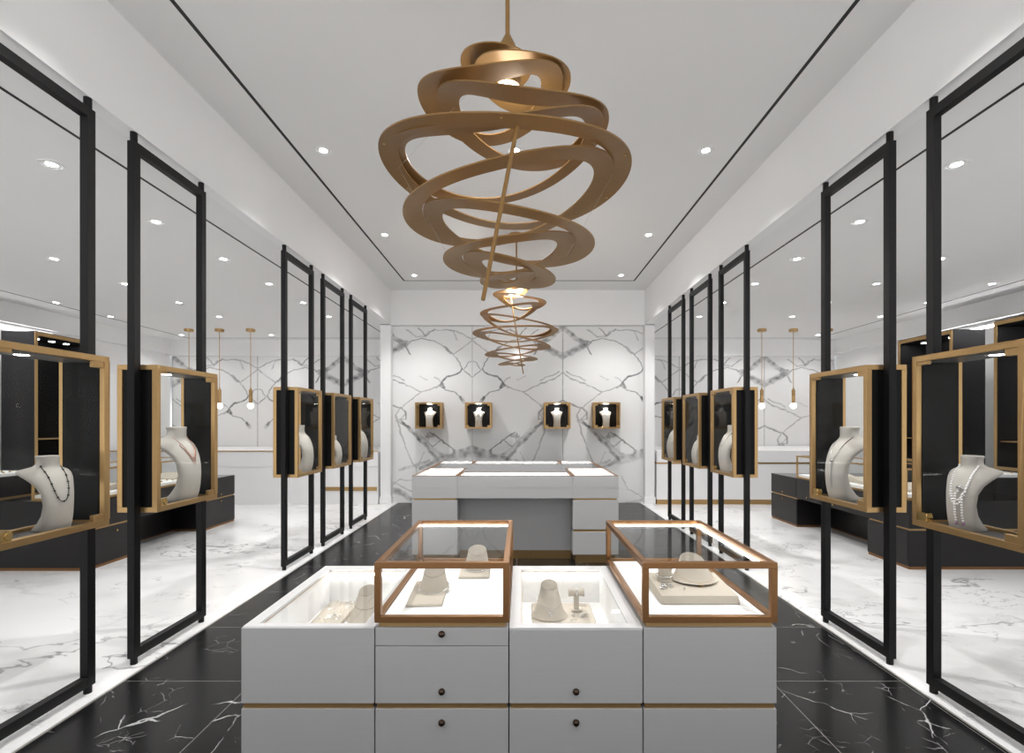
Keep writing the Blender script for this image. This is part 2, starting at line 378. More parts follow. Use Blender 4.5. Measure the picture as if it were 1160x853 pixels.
down_row(protoS, -3.28, (2.4,)+SY[:6], HS, 'left side ceiling, row nearest the frames', 0)
down_row(protoS, -5.15, (2.4,)+SY, HS, 'left side ceiling, middle row', 0)
down_row(protoS, -7.0, SY[3:], HS, 'left side ceiling, row nearest the outer wall', 0)
down_row(protoS, 3.04, (2.4,)+SY[:6], HS, 'right side ceiling, row nearest the frames', 0)
down_row(protoS, 4.62, (2.4,)+SY, HS, 'right side ceiling, middle row', 0)
down_row(protoS, 6.12, SY[2:], HS, 'right side ceiling, row nearest the outer wall', 0)
for o in (protoM, protoS): del o['used']

# ---------------------------------------------------------------- jewellery busts
BUST = [  # z, half width, front x, back x, bend
 (0, .066, .050, -.060, 0), (.006, .067, .052, -.060, 0), (.03, .063, .060, -.030, 0), (.07, .060, .068, .006, .004), (.12, .060, .072, .026, .008),
 (.17, .065, .068, .028, .012), (.21, .076, .058, .018, .022), (.24, .092, .046, .006, .038), (.262, .104, .034, -.008, .055),
 (.276, .106, .022, -.018, .066), (.285, .094, .014, -.032, .062), (.292, .070, .010, -.046, .040), (.300, .050, .006, -.056, .016),
 (.312, .041, .006, -.058, .004), (.335, .040, .003, -.062, 0), (.346, .044, .004, -.066, 0), (.351, .041, .001, -.063, 0)]
def binterp(z, k):
    zs = [b[0] for b in BUST]; return float(np.interp(z, zs, [b[k] for b in BUST]))
def sec(z, a):     # point of the section at height z, angle a (0 = front)
    w_, xf, xb, bd = (binterp(z, k) for k in (1,2,3,4))
    c, s_ = math.cos(a), math.sin(a); e = .5
    sx = math.copysign(abs(c)**e, c); sy = math.copysign(abs(s_)**.7, s_)
    xm = (xf+xb)/2; hx = (xf-xb)/2
    y = sy*w_
    return ((xm + hx*sx*(1-.15*abs(sy)) - bd*sy*sy), y, z)
def bust_mb(s=1.):
    zs = []
    for a, b in zip(BUST, BUST[1:]):
        k = max(1, int((b[0]-a[0])/.012))
        zs += [a[0]+(b[0]-a[0])*i/k for i in range(k)]
    zs.append(BUST[-1][0])
    m_ = MB().ring_loft([[tuple(v*s for v in sec(z, 2*PI*i/32)) for i in range(32)] for z in zs]); return m_
def chain_pts(zlow, n=50, ytop=.040, ztop=.303, pw=2.0, yk=0.):   # a loop hanging on the bust's front
    pts = []
    for i in range(n+1):
        t = -1+2*i/n; z = zlow+(ztop-zlow)*abs(t)**pw
        wmax = ytop if True else 0
        y = (t if abs(t) < 1 else t)*(ytop + yk*(1-t*t))
        w_ = binterp(z, 1); q = max(-1, min(1, y/w_)); a = math.asin(math.copysign(abs(q)**(1/.7), q))
        p = sec(z, a); pts.append((p[0]+.003, y, z))
    return pts
def resample(pts, step):
    pts = [Vector(p) for p in pts]; out = [pts[0]]; acc = 0
    for a, b in zip(pts, pts[1:]):
        L = (b-a).length; pos = step-acc
        while pos <= L: out.append(a.lerp(b, pos/L)); pos += step
        acc = (acc+L) % step
    return out
def necklace_mb(kind):
    m_ = MB(); pend = None
    if kind == 'beads':
        pts = chain_pts(.135, pw=2.4, yk=.012)
        m_.tube(pts, .0011, 6)
        for i, p in enumerate(resample(pts, .0115)): m_.ball(p, (.0030 if i % 3 else .0052), 6)
    elif kind == 'bib':
        pts = chain_pts(.20, pw=1.6); m_.tube(pts, .0011, 6)
        for k, (z0, r) in enumerate(((.20,.0034),(.187,.003),(.172,.003))):
            for p in resample(chain_pts(z0, pw=1.6, ytop=.040-.012*k, ztop=.262-.02*k), .0105): m_.ball(p, r, 6)
    elif kind == 'pearls':
        for zl, r in ((.140,.0056),(.122,.0056)):
            for p in resample(chain_pts(zl, pw=2.2, yk=.02), .0124): m_.ball(p, r, 8)
        for y0 in (-.004, .026):
            for i in range(13):
                z = .195-i*.0125; m_.ball((sec(z, .1)[0]+.006, y0+(.01 if i < 2 else .0), z), .0055, 8)
    elif kind == 'lariat':
        pts = chain_pts(.19, pw=1.5); m_.tube(pts, .0014, 6)
        m_.ball((sec(.19,0)[0]+.004, 0, .188), .008, 8)
        for i in range(14):
            z = .178-i*.009; m_.ball((sec(z,0)[0]+.003, 0, z), .0040, 6)
    elif kind == 'chain':
        pts = chain_pts(.19, pw=1.5); m_.tube(pts, .0016, 6)
        for p in resample(pts, .012): m_.ball(p, .0026, 6)
    elif kind == 'drop':
        pts = chain_pts(.215, pw=1.4); m_.tube(pts, .0016, 6); m_.ball((sec(.208,0)[0]+.004, 0, .206), .009, 8)
        for k in (-2,-1,1,2): m_.ball((sec(.215,0)[0]+.003, .011*k, .212+.006*abs(k)), .005, 6)
    return m_
NMAT = {'beads':'beads','bib':'rosegold','pearls':'pearl','lariat':'silver','chain':'silver','drop':'silver'}
def place_bust(x, y, z, rz, s, lb, group, nk=None, nl=None):
    o = bust_mb().build('jewelry_bust', 'bust', smooth=True)
    o.location = (x, y, z); o.rotation_euler.z = rz; o.scale = (s, s, s)
    tag(o, lb, 'bust', group)
    if nk:
        t = thing('necklace', (x, y, z), nl, 'necklace', 'necklaces on the busts', rz); t.scale = (s, s, s)
        necklace_mb(nk).build('chain', NMAT[nk], t, smooth=True)
        if nk == 'pearls':
            MB().ball((sec(.2,.1)[0]+.008, .011, .205), .010, 8).ball((sec(.2,.1)[0]+.008, .002, .200), .007, 8).ball((sec(.2,.1)[0]+.008, .022, .200), .007, 8).build('clasp', 'silver', t, smooth=True)
            g_ = MB()
            for y0 in (-.004, .026): g_.ball((sec(.03,.1)[0]+.006, y0, .030), .0055, 8, 1.5)
            g_.build('tassel_gem', 'gem', t, smooth=True)
        elif nk == 'beads':
            necklace = None
    return o

# ---------------------------------------------------------------- display frames with glass boxes
BZ0, BZ1, BT = .935, 1.862, .125     # box bottom, top, half thickness
def box_edges(m_, x0, x1, y0, y1, z0, z1, b):
    for y in (y0, y1-b):
        for z in (z0, z1-b): m_.box(x0, x1, y, y+b, z, z+b)
    for x in (x0, x1-b):
        for z in (z0, z1-b): m_.box(x, x+b, y0+b, y1-b, z, z+b)
        for y in (y0, y1-b): m_.box(x, x+b, y, y+b, z0+b, z1-b)
    return m_
def glass_box(parent, s, x0, x1, y0, y1, z0, z1, b, hinge=.062):
    """brass edged box, aisle side is +x*s; returns the brass frame part that carries the rest"""
    fr = box_edges(MB(), x0, x1, y0, y1, z0, z1, b).build('display_box', 'brass', parent, bevel=.002)
    xi, xo = (x1-.028, x0+.022) if s > 0 else (x0+.028, x1-.022)      # liner reach towards door and towards back glass
    for ya, yb, yc in ((y0+.006, y0+b, y0+b+.003), (y1-.006, y1-b, y1-b-.003)):
        MB().box(x0+b, x1-b, ya, yb, z0+b, z1-b).box(xi, xo, yb, yc, z0+b, z1-b).build('side_panel', 'blackwood', fr)
    MB().box(xi, xo, y0+b+.003, y1-b-.003, z1-b-.003, z1-b).build('top_panel', 'topgrey', fr)
    MB().box(x0+b, x1-b, y0+b, y1-b, z0+.012, z0+.018).build('floor_panel', 'darkgrey', fr)
    xd = (x1 if s > 0 else x0); xg = (x0 if s > 0 else x1)
    g1 = MB().box(xd-s*.012, xd-s*.020, y0+b*.6, y1-b*.6, z0+b*.6, z1-b*.6).build('glass_door', 'glass', fr)
    MB().box(xg+s*.012, xg+s*.020, y0+b*.6, y1-b*.6, z0+b*.6, z1-b*.6).build('glass_back', 'glass', fr)
    h = hinge
    for yy, zz in ((y1-b-h, z1-b-h*.55), (y1-b-h, z0+b), (y0+b, z1-b-h*.3)):
        if s < 0: yy = y0+y1-yy-h
        MB().box(xd-s*.003, xd-s*.028, yy, yy+h, zz, zz+h*.55 if zz < z1-b-h*.4 else zz+h*.3).build('hinge', 'brass', fr, bevel=.002)
    lk = MB().box(xd-s*.004, xd-s*.034, y0+b+.004, y0+b+h, z0+b, z0+b+h*.75)
    lk.tube([(xd-s*.001, y0+b+h*.75, z0+b+h*.38), (xd-s*.036, y0+b+h*.75, z0+b+h*.38)], h*.3, 14)
    if s < 0: lk.xf(Matrix.Translation((0, y0+y1, 0)) @ Matrix.Diagonal((1, -1, 1, 1)))
    lk.build('lock', 'polbrass', fr, bevel=.0015)
    cx, cy, cz = (x0+x1)/2, (y0+y1)/2, z1-b-.003
    r = .032 if (y1-y0) > .55 else .028
    MB().lathe([(r+.012,cz),(r+.012,cz-.003),(r,cz-.003),(r*.9,cz)], axis=(cx, cy-.05)).build('downlight', 'steel', fr)
    MB().lathe([(r*.85,cz-.001),(r*.85,cz-.0035),(.001,cz-.0045)], axis=(cx, cy-.05)).build('lamp_lens', 'lamp', fr)
    light('spot', (cx, cy-.05, cz-.012), fr, P_BOX, 130, .6, .02)
    return fr
def make_frame(s, x, y0, label):
    """freestanding frame, near post centre at y0, far post y0+.64"""
    t = thing('display_stand', (x, y0, 0), label, 'display frame', 'black metal frames along the aisle')
    W, T = .0225, .025
    for yy in (0, .64):
        MB().box(-W, W, yy-T, yy+T, .04, 3.24).build('post', 'frame', t, bevel=.0015)
        MB().lathe([(.02,0),(.02,.04)], 14, (0, yy)).build('foot', 'frame', t, smooth=True)
        MB().lathe([(.02,3.24),(.02,HS)], 14, (0, yy)).build('ceiling_pin', 'frame', t, smooth=True)
    MB().box(-W, W, T, .64-T, 3.185, 3.24).build('top_rail', 'frame', t, bevel=.0015)
    MB().box(-W, W, T, .64-T, .04, .095).build('bottom_rail', 'frame', t, bevel=.0015)
    glass_box(t, s, -BT, BT, T, .64-T+.02, BZ0, BZ1, .032)
    return t
YS0 = (2.08, 3.044, 4.975, 5.945, 6.92)
who = ['nearest, cut by picture edge', 'second nearest', 'middle, past the wide gap', 'second farthest', 'farthest, beside the pilaster']
def brief(i, side): return 'black metal frame with glass box, %s of aisle, %s' % (side, who[i])
for s, x, side in ((1, XL-.022, 'left'), (-1, XR+.025, 'right')):
    pr = None
    for i, y in enumerate(YS0):
        if pr is None: pr = make_frame(s, x, y, brief(0, side))
        else: dup(pr, (x, y, 0), label=brief(i, side))
    big = [0, 1, 1, 0, 1]
    nk = (['beads','bib',None,None,None] if s > 0 else ['pearls','lariat','chain','chain','chain'])
    nl = {('left',0): 'necklace of small dark green beads on the bust at the left picture edge', ('left',1): 'rose gold bib necklace on the tall bust in the second left box',
          ('right',0): 'double string of pearls with two tassels on the bust at the right picture edge', ('right',1): 'silver lariat necklace hanging down the tall bust in the second right box',
          ('right',2): 'thin silver chain on the bust in the third right box', ('right',3): 'thin silver chain on the short bust in the fourth right box', ('right',4): 'thin silver chain on the bust in the farthest right box'}
    for i, y in enumerate(YS0):
        sc_ = 1.47 if big[i] else 1.07
        ang = math.radians((-14 if i == 0 else -8)); rz = ang if s > 0 else PI-ang
        bx = x + s*(-.012 if big[i] else -.005)
        lb = '%s ivory bust curved like a C, in the %s box on the %s' % ('tall' if big[i] else 'short', ('nearest','second','third','fourth','farthest')[i], side)
        place_bust(bx, y+(.44 if i == 0 else .45 if big[i] else .42), BZ0+.0185, rz, sc_, lb, 'busts in the frame boxes', nk[i], nl.get((side, i)))

# ---------------------------------------------------------------- four wall boxes on the marble
pr = None
wl = ['far left one of four', 'second from left of four', 'third from left of four', 'far right one of four']
for i, xx in enumerate((-1.69, -.785, .657, 1.56)):
    lb = 'small brass edged glass display box on the back marble wall, '+wl[i]
    if pr is None:
        pr = thing('mounted_display_box', (xx, YB+.15, 1.388), lb, 'display box', 'brass boxes on the marble wall')
        b = .026; W = .24; D = .25
        fr = box_edges(MB(), -W, W, -D, 0, 0, .478, b).build('box_frame', 'brass', pr, bevel=.002)
        MB().box(-W+b, W-b, -.02, -.004, b, .478-b).build('back_panel', 'blackwood', pr)
        for sx in (-1, 1): MB().box(sx*(W-.006), sx*(W-.018), -D+b, -b, b, .478-b).build('side_panel', 'brass', pr)
        MB().box(-W+b, W-b, -D+b, -b, .478-.02, .478-.006).build('top_panel', 'darkgrey', pr)
        MB().box(-W+b, W-b, -D+b, -b, .006, .018).build('floor_panel', 'brass', pr)
        MB().box(-W+b*.6, W-b*.6, -D+.012, -D+.018, b*.6, .478-b*.6).build('glass_door', 'glass', pr)
        for sx in (-1, 1):
            for zz in (b, .478-b-.035): MB().box(sx*(W-b), sx*(W-b-.045), -D+.004, -D+.022, zz, zz+.035).build('hinge', 'brass', pr)
        MB().lathe([(.05,.457),(.05,.453),(.001,.452)], axis=(0,-.14)).build('lamp_lens', 'lamp', pr)
        light('spot', (0,-.15,.448), pr, P_BOX*1.5, 140, .6, .02)
        uq = MB().box(-.03,.03,-.07,-.03,-.012,0).build('wall_bracket', 'steel', pr)
    else: dup(pr, (xx, YB+.15, 1.388), label=lb)
    place_bust(xx, YB+.15-.10, 1.388+.0185, -PI/2, 1.03, 'small white necklace bust in the %s wall box' % ('far left','left of centre','right of centre','far right')[i], 'busts in the wall boxes', 'drop' if i in (1,2) else 'chain',
               'silver necklace on the bust in the %s wall box' % ('far left','left of centre','right of centre','far right')[i])

# ---------------------------------------------------------------- front showcase counter, four units
CY0, CD, CT, CW = 1.773, .765, .757, .4855
CX0 = -1.0145
def knob(m_, x, z):
    return m_.tube([(x, 0, z), (x, -.006, z)], .0105, 16).tube([(x, -.004, z), (x, -.010, z), (x, -.013, z)], [.0125, .0105, .003], 16)
def counter_unit(i, low, fronts, label):
    """fronts: list of (z0, z1, knob z or None) panels above the reveal; lower panel with knob flag last"""
    x = CX0+CW*i; w_ = CW-.0025
    t = thing('showcase_counter', (x, CY0, 0), label, 'counter', 'grey showcase counter units in front')
    z0, z1 = .482, CT
    tf = .59 if low else .757
    if low:
        m_ = MB().box(0, .012, .012, CD, z0, z1-.006).box(w_-.012, w_, .012, CD, z0, z1-.006).box(.012, w_-.012, CD-.012, CD, z0, z1-.006).box(.012, w_-.012, .012, .024, z0, z1-.006).box(.012, w_-.012, .024, CD-.012, z0, z0+.012)
        m_.build('carcass', 'grey', t, bevel=.001)
        rb = .045
        f0 = .012 if fronts[0][1] > .75 else 0
        rim = MB().box(0, w_, f0, .04, z1-.012, z1).box(0, w_, CD-.06, CD, z1-.012, z1).box(0, rb, .04, CD-.06, z1-.012, z1).box(w_-rb, w_, .04, CD-.06, z1-.012, z1)
        rim.build('top_rim', 'rim', t, bevel=.001)
        ln = MB().box(rb-.008, rb, .04, CD-.06, tf, z1-.012).box(w_-rb, w_-rb+.008, .04, CD-.06, tf, z1-.012).box(rb-.008, w_-rb+.008, CD-.06, CD-.052, tf, z1-.012).box(rb-.008, w_-rb+.008, .032, .04, tf, z1-.012).box(rb-.008, w_-rb+.008, .032, CD-.052, tf-.01, tf)
        ln.build('tray_lining', 'tray', t)
        MB().box(rb+.012, w_-rb-.012, CD-.072, CD-.061, z1-.030, z1-.018).build('led_strip', 'led', t)
        MB().box(rb, w_-rb, CD-.0625, CD-.0605, z1-.014, z1-.0125).box(rb, rb+.002, .04, CD-.06, z1-.014, z1-.0125).build('brass_line', 'brass', t)
        MB().box(rb-.004, w_-rb+.004, .037, CD-.057, z1-.008, z1-.003).build('glass_top', 'glass', t)
    else:
        MB().box(0, w_, .012, CD, z0, z1).build('carcass', 'grey', t, bevel=.001)
    for a, b, kz in fronts:
        p = MB().box(.0012, w_-.0012, 0, .012, a+.0012, b-.0012).build('drawer' if kz else 'front_panel', 'grey', t, bevel=.0012)
        if kz: knob(MB(), w_/2, kz).build('knob', 'knob', p, smooth=True)
    MB().box(.006, w_-.006, .006, CD-.006, .463, .482).build('brass_reveal', 'brass', t)
    MB().box(0, w_, .012, CD, .09, .463).build('lower_carcass', 'grey', t, bevel=.001)
    hask = any(k for *_, k in fronts)
    p = MB().box(.0012, w_-.0012, 0, .012, .0912, .4618).build('drawer' if hask else 'front_panel', 'grey', t, bevel=.0012)
    if hask: knob(MB(), w_/2, .415).build('knob', 'knob', p, smooth=True)
    MB().box(.02, w_-.02, .03, CD-.02, 0, .09).build('plinth', 'brass', t)
    if not low:
        b = .022; zt = .993; zb = .775
        MB().box(.012, w_-.012, .012, CD-.012, CT, zb).build('case_base', 'brass', t)
        xa, xb = -.002, w_+.002
        fr = box_edges(MB(), xa, xb, -.002, CD+.004, zb, zt, b).build('case_frame', 'bronze', t, bevel=.0012)
        MB().box(b, w_-b, b, CD-b, zb, zb+.012).build('case_floor', 'tray', fr)
        for nm, bx in (('front_pane', (b*.6, w_-b*.6, .003, .009, zb+b*.6, zt-b*.6)), ('back_pane', (b*.6, w_-b*.6, CD-.009, CD-.003, zb+b*.6, zt-b*.6)),
                       ('side_pane', (.003, .009, b*.6, CD-b*.6, zb+b*.6, zt-b*.6)), ('side_pane', (w_-.009, w_-.003, b*.6, CD-b*.6, zb+b*.6, zt-b*.6)),
                       ('top_pane', (b*.6, w_-b*.6, b*.6, CD-b*.6, zt-.009, zt-.003))):
            MB().box(*bx).build(nm, 'glass', fr)
        if i == 3: MB().box(w_-b-.010, w_-b, b+.02, CD-b, zt-b-.004, zt-b+.004).build('led_strip', 'led', fr)
        MB().box(b, w_-b, CD-b-.010, CD-b, zt-b-.004, zt-b+.004).build('led_strip', 'led', fr)
    return t
counter_unit(0, True, [(.482, .757, None)], 'grey front counter unit with open lit tray, leftmost, without knobs')
counter_unit(1, False, [(.691, .757, .735), (.482, .691, .527)], 'grey front counter unit with raised bronze glass case and three dark knobs')
counter_unit(2, True, [(.482, .745, .527)], 'grey front counter unit with sunken lit tray and two dark knobs')
counter_unit(3, False, [(.482, .757, None)], 'grey front counter unit with raised bronze glass case, rightmost, without knobs')

# things inside the front counter
def neck_form(loc, lb, r0=.052, r1=.030, h=.09, lean=.03, grp='suede neck forms', rz=0, s=1.):
    rings = []; N = 26
    for k in range(15):
        t = k/14; r = (r0+(r1-r0)*t**.6)*s; z = h*t*s
        tilt = .42*t
        rings.append([(r*math.cos(2*PI*i/N)*(1.15-.15*t), r*math.sin(2*PI*i/N) + lean*t*s, z + r*math.sin(2*PI*i/N)*math.sin(tilt)*.9) for i in range(N)])
    top = rings[-1]; c = Vector((0, lean*s, h*s))
    for q in (.94, .6, .05): rings.append([tuple(Vector(p).lerp(c, 1-q)+Vector((0,0,.002))) for p in top])
    t = thing('neck_form', loc, lb, 'display bust', grp, rz)
    MB().ring_loft(rings[:-3]).build('cone', 'velvet', t, smooth=True)
    MB().ring_loft([[tuple(Vector(p)+Vector((0,0,.0006))) for p in q] for q in rings[-4:]]).build('top_disc', 'velvet_shade', t)
    return t
def ring_chain(loc, r, lb, lean=0, tilt=.35, bead=.0022, m='silver', drop=0, sag=0, rz=0):
    t = thing('necklace', loc, lb, 'necklace', 'necklaces in the counter cases', rz)
    pts = [(r*math.cos(a), r*math.sin(a), r*math.sin(a)*tilt) for a in [2*PI*i/44 for i in range(44)]]
    m_ = MB().tube(pts, bead*.55, 6, closed=True)
    for i, p in enumerate(pts):
        if math.sin(2*PI*i/44) < -.3: m_.ball(p, bead*1.15, 6)
    m_.build('chain', m, t, smooth=True)
    if drop:
        d_ = MB(); c = Vector((0, -r-.004, -r*tilt-.014))
        for k in range(8):
            a = k*PI/4; d_.tube([c, c+Vector((math.cos(a)*drop, -.003-abs(math.sin(a))*.004, math.sin(a)*drop))], .0014, 5)
        d_.ball(c, drop*.4, 8).build('pendant', m, t, smooth=True)
    return t
def pad(loc, w_, d_, h, lb, rz=0, slope=0, grp='beige suede pads', name='display_pad'):
    m_ = MB(); v = []
    for (x, y, z) in ((-w_/2,-d_/2,0),(w_/2,-d_/2,0),(w_/2,d_/2,0),(-w_/2,d_/2,0),(-w_/2+.004,-d_/2+.006+slope*.3,h),(w_/2-.004,-d_/2+.006+slope*.3,h),(w_/2-.004,d_/2-.004,h+slope),(-w_/2+.004,d_/2-.004,h+slope)):
        v.append(m_.bm.verts.new((x,y,z)))
    for f in ((0,3,2,1),(4,5,6,7),(0,1,5,4),(1,2,6,5),(2,3,7,6),(3,0,4,7)): m_.bm.faces.new([v[k] for k in f])
    o = m_.build(name, 'velvet', bevel=.002, loc=loc); o.rotation_euler.z = rz
    return tag(o, lb, 'pad', grp)
TF = .5905
def bits(cx, cy, z, w_, d_, n, lb, m='silver', seed=1, slope=0., r=.0035):
    random.seed(seed); m_ = MB()
    for k in range(n):
        x = cx+random.uniform(-w_, w_); y = cy+random.uniform(-d_, d_); zz = z+slope*(y-cy+d_)/(2*d_)
        if k % 3 == 0: m_.tube([(x+r*2.2*math.cos(a), y+r*2.2*math.sin(a), zz+.002) for a in [i*PI/5 for i in range(10)]], .0011, 5, closed=True)
        elif k % 3 == 1: m_.ball((x, y, zz+.003), r, 6)
        else:
            a = random.uniform(0, PI); m_.tube([(x, y, zz+.002), (x+.016*math.cos(a), y+.016*math.sin(a), zz+.003)], .0015, 5)
    return tag(m_.build('loose_jewelry', m, smooth=True), lb, 'jewelry', None, 'stuff')
# unit 1 (leftmost): jewellery tray and a cone neck form
pad((-.875, 2.285, TF), .145, .29, .012, 'long beige suede tray with loose jewellery in the leftmost unit', slope=.012)
bits(-.875, 2.31, TF+.016, .055, .11, 34, 'small silver rings and earrings laid on the leftmost tray', 'silver', 3, .010, r=.0045)
neck_form((-.715, 2.27, TF+.001), 'beige suede cone neck form with thin chain in the leftmost unit', .080, .040, .125, .012)
ring_chain((-.715, 2.282, TF+.078), .058, 'fine dark chain around the cone neck form in the leftmost unit', tilt=.34, bead=.0012, m='knob')
# unit 2 case
ZF = .7885
pad((-.385, 2.03, ZF), .145, .28, .008, 'beige pad under the nearer neck form in the left glass case', slope=.004, rz=.06)
neck_form((-.368, 2.07, ZF+.011), 'short beige neck form nearer to the viewer in the left glass case', .056, .044, .070, .008)
ring_chain((-.368, 2.055, ZF+.028), .064, 'silver necklace on the nearer neck form in the left glass case', tilt=.22, bead=.0027)
pad((-.22, 2.34, ZF), .145, .22, .008, 'beige pad under the farther neck form in the left glass case', slope=.004, rz=.04)
neck_form((-.213, 2.37, ZF+.011), 'short beige neck form farther back in the left glass case', .056, .044, .080, .008)
ring_chain((-.213, 2.355, ZF+.026), .066, 'silver necklace on the farther neck form in the left glass case', tilt=.22, bead=.0027)
# unit 3 tray
pad((.195, 2.30, TF), .29, .27, .010, 'wide beige suede base board in the sunken tray of the third unit', slope=.004)
neck_form((.130, 2.28, TF+.014), 'beige cone neck form with starburst pendant in the third unit', .074, .038, .135, .010)
ring_chain((.130, 2.285, TF+.080), .056, 'fine silver chain with starburst pendant in the third unit', tilt=.4, bead=.0011, drop=.016)
t = thing('bracelet_stand', (.262, 2.33, TF+.016), 'small beige T shaped bracelet stand beside the cone in the third unit', 'stand', 'bracelet stands')
MB().box(-.025,.025,-.02,.02,0,.008).box(-.012,.012,-.008,.008,.008,.075).build('base', 'velvet', t, bevel=.002)
MB().tube([(-.036,0,.086),(-.012,0,.084),(.012,0,.084),(.036,0,.086)], [.020,.015,.015,.020], 18).build('bar', 'velvet', t, smooth=True)
t = thing('bracelet', (.262, 2.33, TF+.100), 'silver bracelet on the small stand in the third unit', 'bracelet', 'bracelets on small stands')
MB().tube([(0, .0175*math.cos(a), .0175*math.sin(a)) for a in [i*PI/8 for i in range(16)]], .0024, 6, closed=True).build('band', 'silver', t, smooth=True)
bits(.27, 2.25, TF+.013, .045, .05, 14, 'silver rings laid in front of the small stand in the third unit', 'silver', 5)
# unit 4 case
pad((.703, 2.045, ZF), .31, .26, .030, 'large beige suede block in the right glass case', slope=.018)
neck_form((.735, 2.09, ZF+.046), 'beige sloping neck form on the block in the right glass case', .084, .050, .075, .02)
ring_chain((.737, 2.085, ZF+.070), .072, 'fine gold chain on the neck form in the right glass case', tilt=.25, bead=.0009, m='brass', drop=.007)
t = thing('bracelet_stand', (.612, 2.09, ZF+.042), 'beige oval bracelet stand at the left of the right glass case', 'stand', 'bracelet stands')
MB().lathe([(.036,0),(.027,.01),(.029,.04),(.037,.060),(.035,.064)], 24).build('post', 'velvet', t, smooth=True)
t = thing('bracelet', (.612, 2.09, ZF+.060), 'silver bracelet around the oval stand in the right glass case', 'bracelet', 'bracelets on small stands')
MB().tube([(.034*math.cos(a), .034*math.sin(a), .002*math.sin(3*a)) for a in [i*PI/12 for i in range(24)]], .003, 6, closed=True).build('band', 'silver', t, smooth=True)
bits(.615, 2.005, ZF+.036, .045, .03, 14, 'silver earrings laid on the block in the right glass case', 'silver', 8, .006, r=.006)

# ---------------------------------------------------------------- back counter ring
KY, KT = 5.21, .932
def kunit(name, x0, x1, y0, y1, zb, label, strips=(), inset=None, cat='counter', glasst=True, frontrow=True):
    t = thing(name, ((x0+x1)/2, y0, 0), label, cat, 'grey counter units around the till')
    X0, X1 = x0-(x0+x1)/2+.001, x1-(x0+x1)/2-.001; D = y1-y0-.002
    b = .028
    th = .03
    zt = KT
    zc = zt-.13
    cuts = sorted([zb]+[z for s_ in strips for z in s_]+[zc])
    m_ = MB()
    for a, c in zip(cuts[0::2], cuts[1::2]): m_.box(X0, X1, 0, D, a, c)
    m_.box(X0, X0+b, 0, D, zc, zt-.004).box(X1-b, X1, 0, D, zc, zt-.004).box(X0+b, X1-b, 0, b, zc, zt-.004).box(X0+b, X1-b, D-b, D, zc, zt-.004)
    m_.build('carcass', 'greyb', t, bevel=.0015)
    for a, c in strips: MB().box(X0+.015, X1-.015, .015, D-.015, a, c).build('brass_reveal', 'brass', t)
    MB().box(X0+b, X1-b, b, D-b, zc, zc+.006).box(X0+b,X0+b+.005,b,D-b,zc+.006,zt-.006).box(X1-b-.005,X1-b,b,D-b,zc+.006,zt-.006).box(X0+b+.005,X1-b-.005,D-b-.005,D-b,zc+.006,zt-.006).build('tray_lining', 'tray', t)
    tr = MB().box(X0, X1, 0, .014, zt-.004, zt).box(X0, X1, D-.014, D, zt-.004, zt).box(X0, X0+.024, .014, D-.014, zt-.004, zt).box(X1-.024, X1, .014, D-.014, zt-.004, zt)
    tr.build('brass_trim', 'bronze', t)
    MB().box(X0+.02, X1-.02, .012, D-.012, zt-.009, zt-.005).build('glass_top', 'glass', t)
    MB().box(X0+b+.01, X1-b-.01, D-b-.02, D-b-.008, zt-.028, zt-.016).build('led_strip', 'led', t)
    if zb < .2: MB().box(X0+.03, X1-.03, .03, D-.02, 0, zb).build('plinth', 'brass', t)
    return t
xa, xb, xc, xd = -1.164, -.68, .548, 1.035
kunit('counter_cabinet', xa, xb, KY, KY+.90, .093, 'grey counter cabinet, front left corner of the rear counter', strips=((.672,.692),))
kunit('counter_cabinet', xc, xd, KY, KY+.90, .093, 'grey counter cabinet with two brass lines, front right corner of the rear counter', strips=((.335,.362),(.672,.692)))
t = kunit('counter_bridge', xb, xc, KY, KY+.42, .692, 'long grey glass topped box bridging the middle front of the rear counter')
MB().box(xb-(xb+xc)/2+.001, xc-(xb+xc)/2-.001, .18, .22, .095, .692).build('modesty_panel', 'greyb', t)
MB().box(xb-(xb+xc)/2+.001, xc-(xb+xc)/2-.001, .19, .26, 0, .095).build('plinth', 'brass', t)
kunit('counter_cabinet', xa, xb, 6.8, 7.2, .093, 'grey counter cabinet, back left corner of the rear counter', strips=((.672,.692),))
kunit('counter_cabinet', xb, xc, 6.8, 7.2, .093, 'long grey counter cabinet, middle back of the rear counter', strips=((.672,.692),))
kunit('counter_cabinet', xc, xd, 6.8, 7.2, .093, 'grey counter cabinet, back right corner of the rear counter', strips=((.672,.692),))
for x0, x1, sd in ((xa, xa+.05, 'left'), (xd-.05, xd, 'right')):
    t = thing('counter_gate', ((x0+x1)/2, KY+.902, 0), 'narrow grey gate panel closing the %s side of the rear counter' % sd, 'gate', 'gates of the rear counter')
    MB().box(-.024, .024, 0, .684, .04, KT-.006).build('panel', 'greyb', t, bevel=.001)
    MB().box(-.024, .024, 0, .684, KT-.006, KT).build('brass_trim', 'bronze', t)
    MB().box(-.015, .015, .01, .03, 0, .04).box(-.015, .015, .65, .67, 0, .04).build('foot', 'brass', t)
bits(.79, 5.62, KT-.122, .15, .3, 30, 'gold and silver pieces in the front right tray of the rear counter', 'brass', 11, r=.006)
bits(-.92, 5.62, KT-.122, .15, .3, 30, 'gold and silver pieces in the front left tray of the rear counter', 'brass', 12, r=.006)

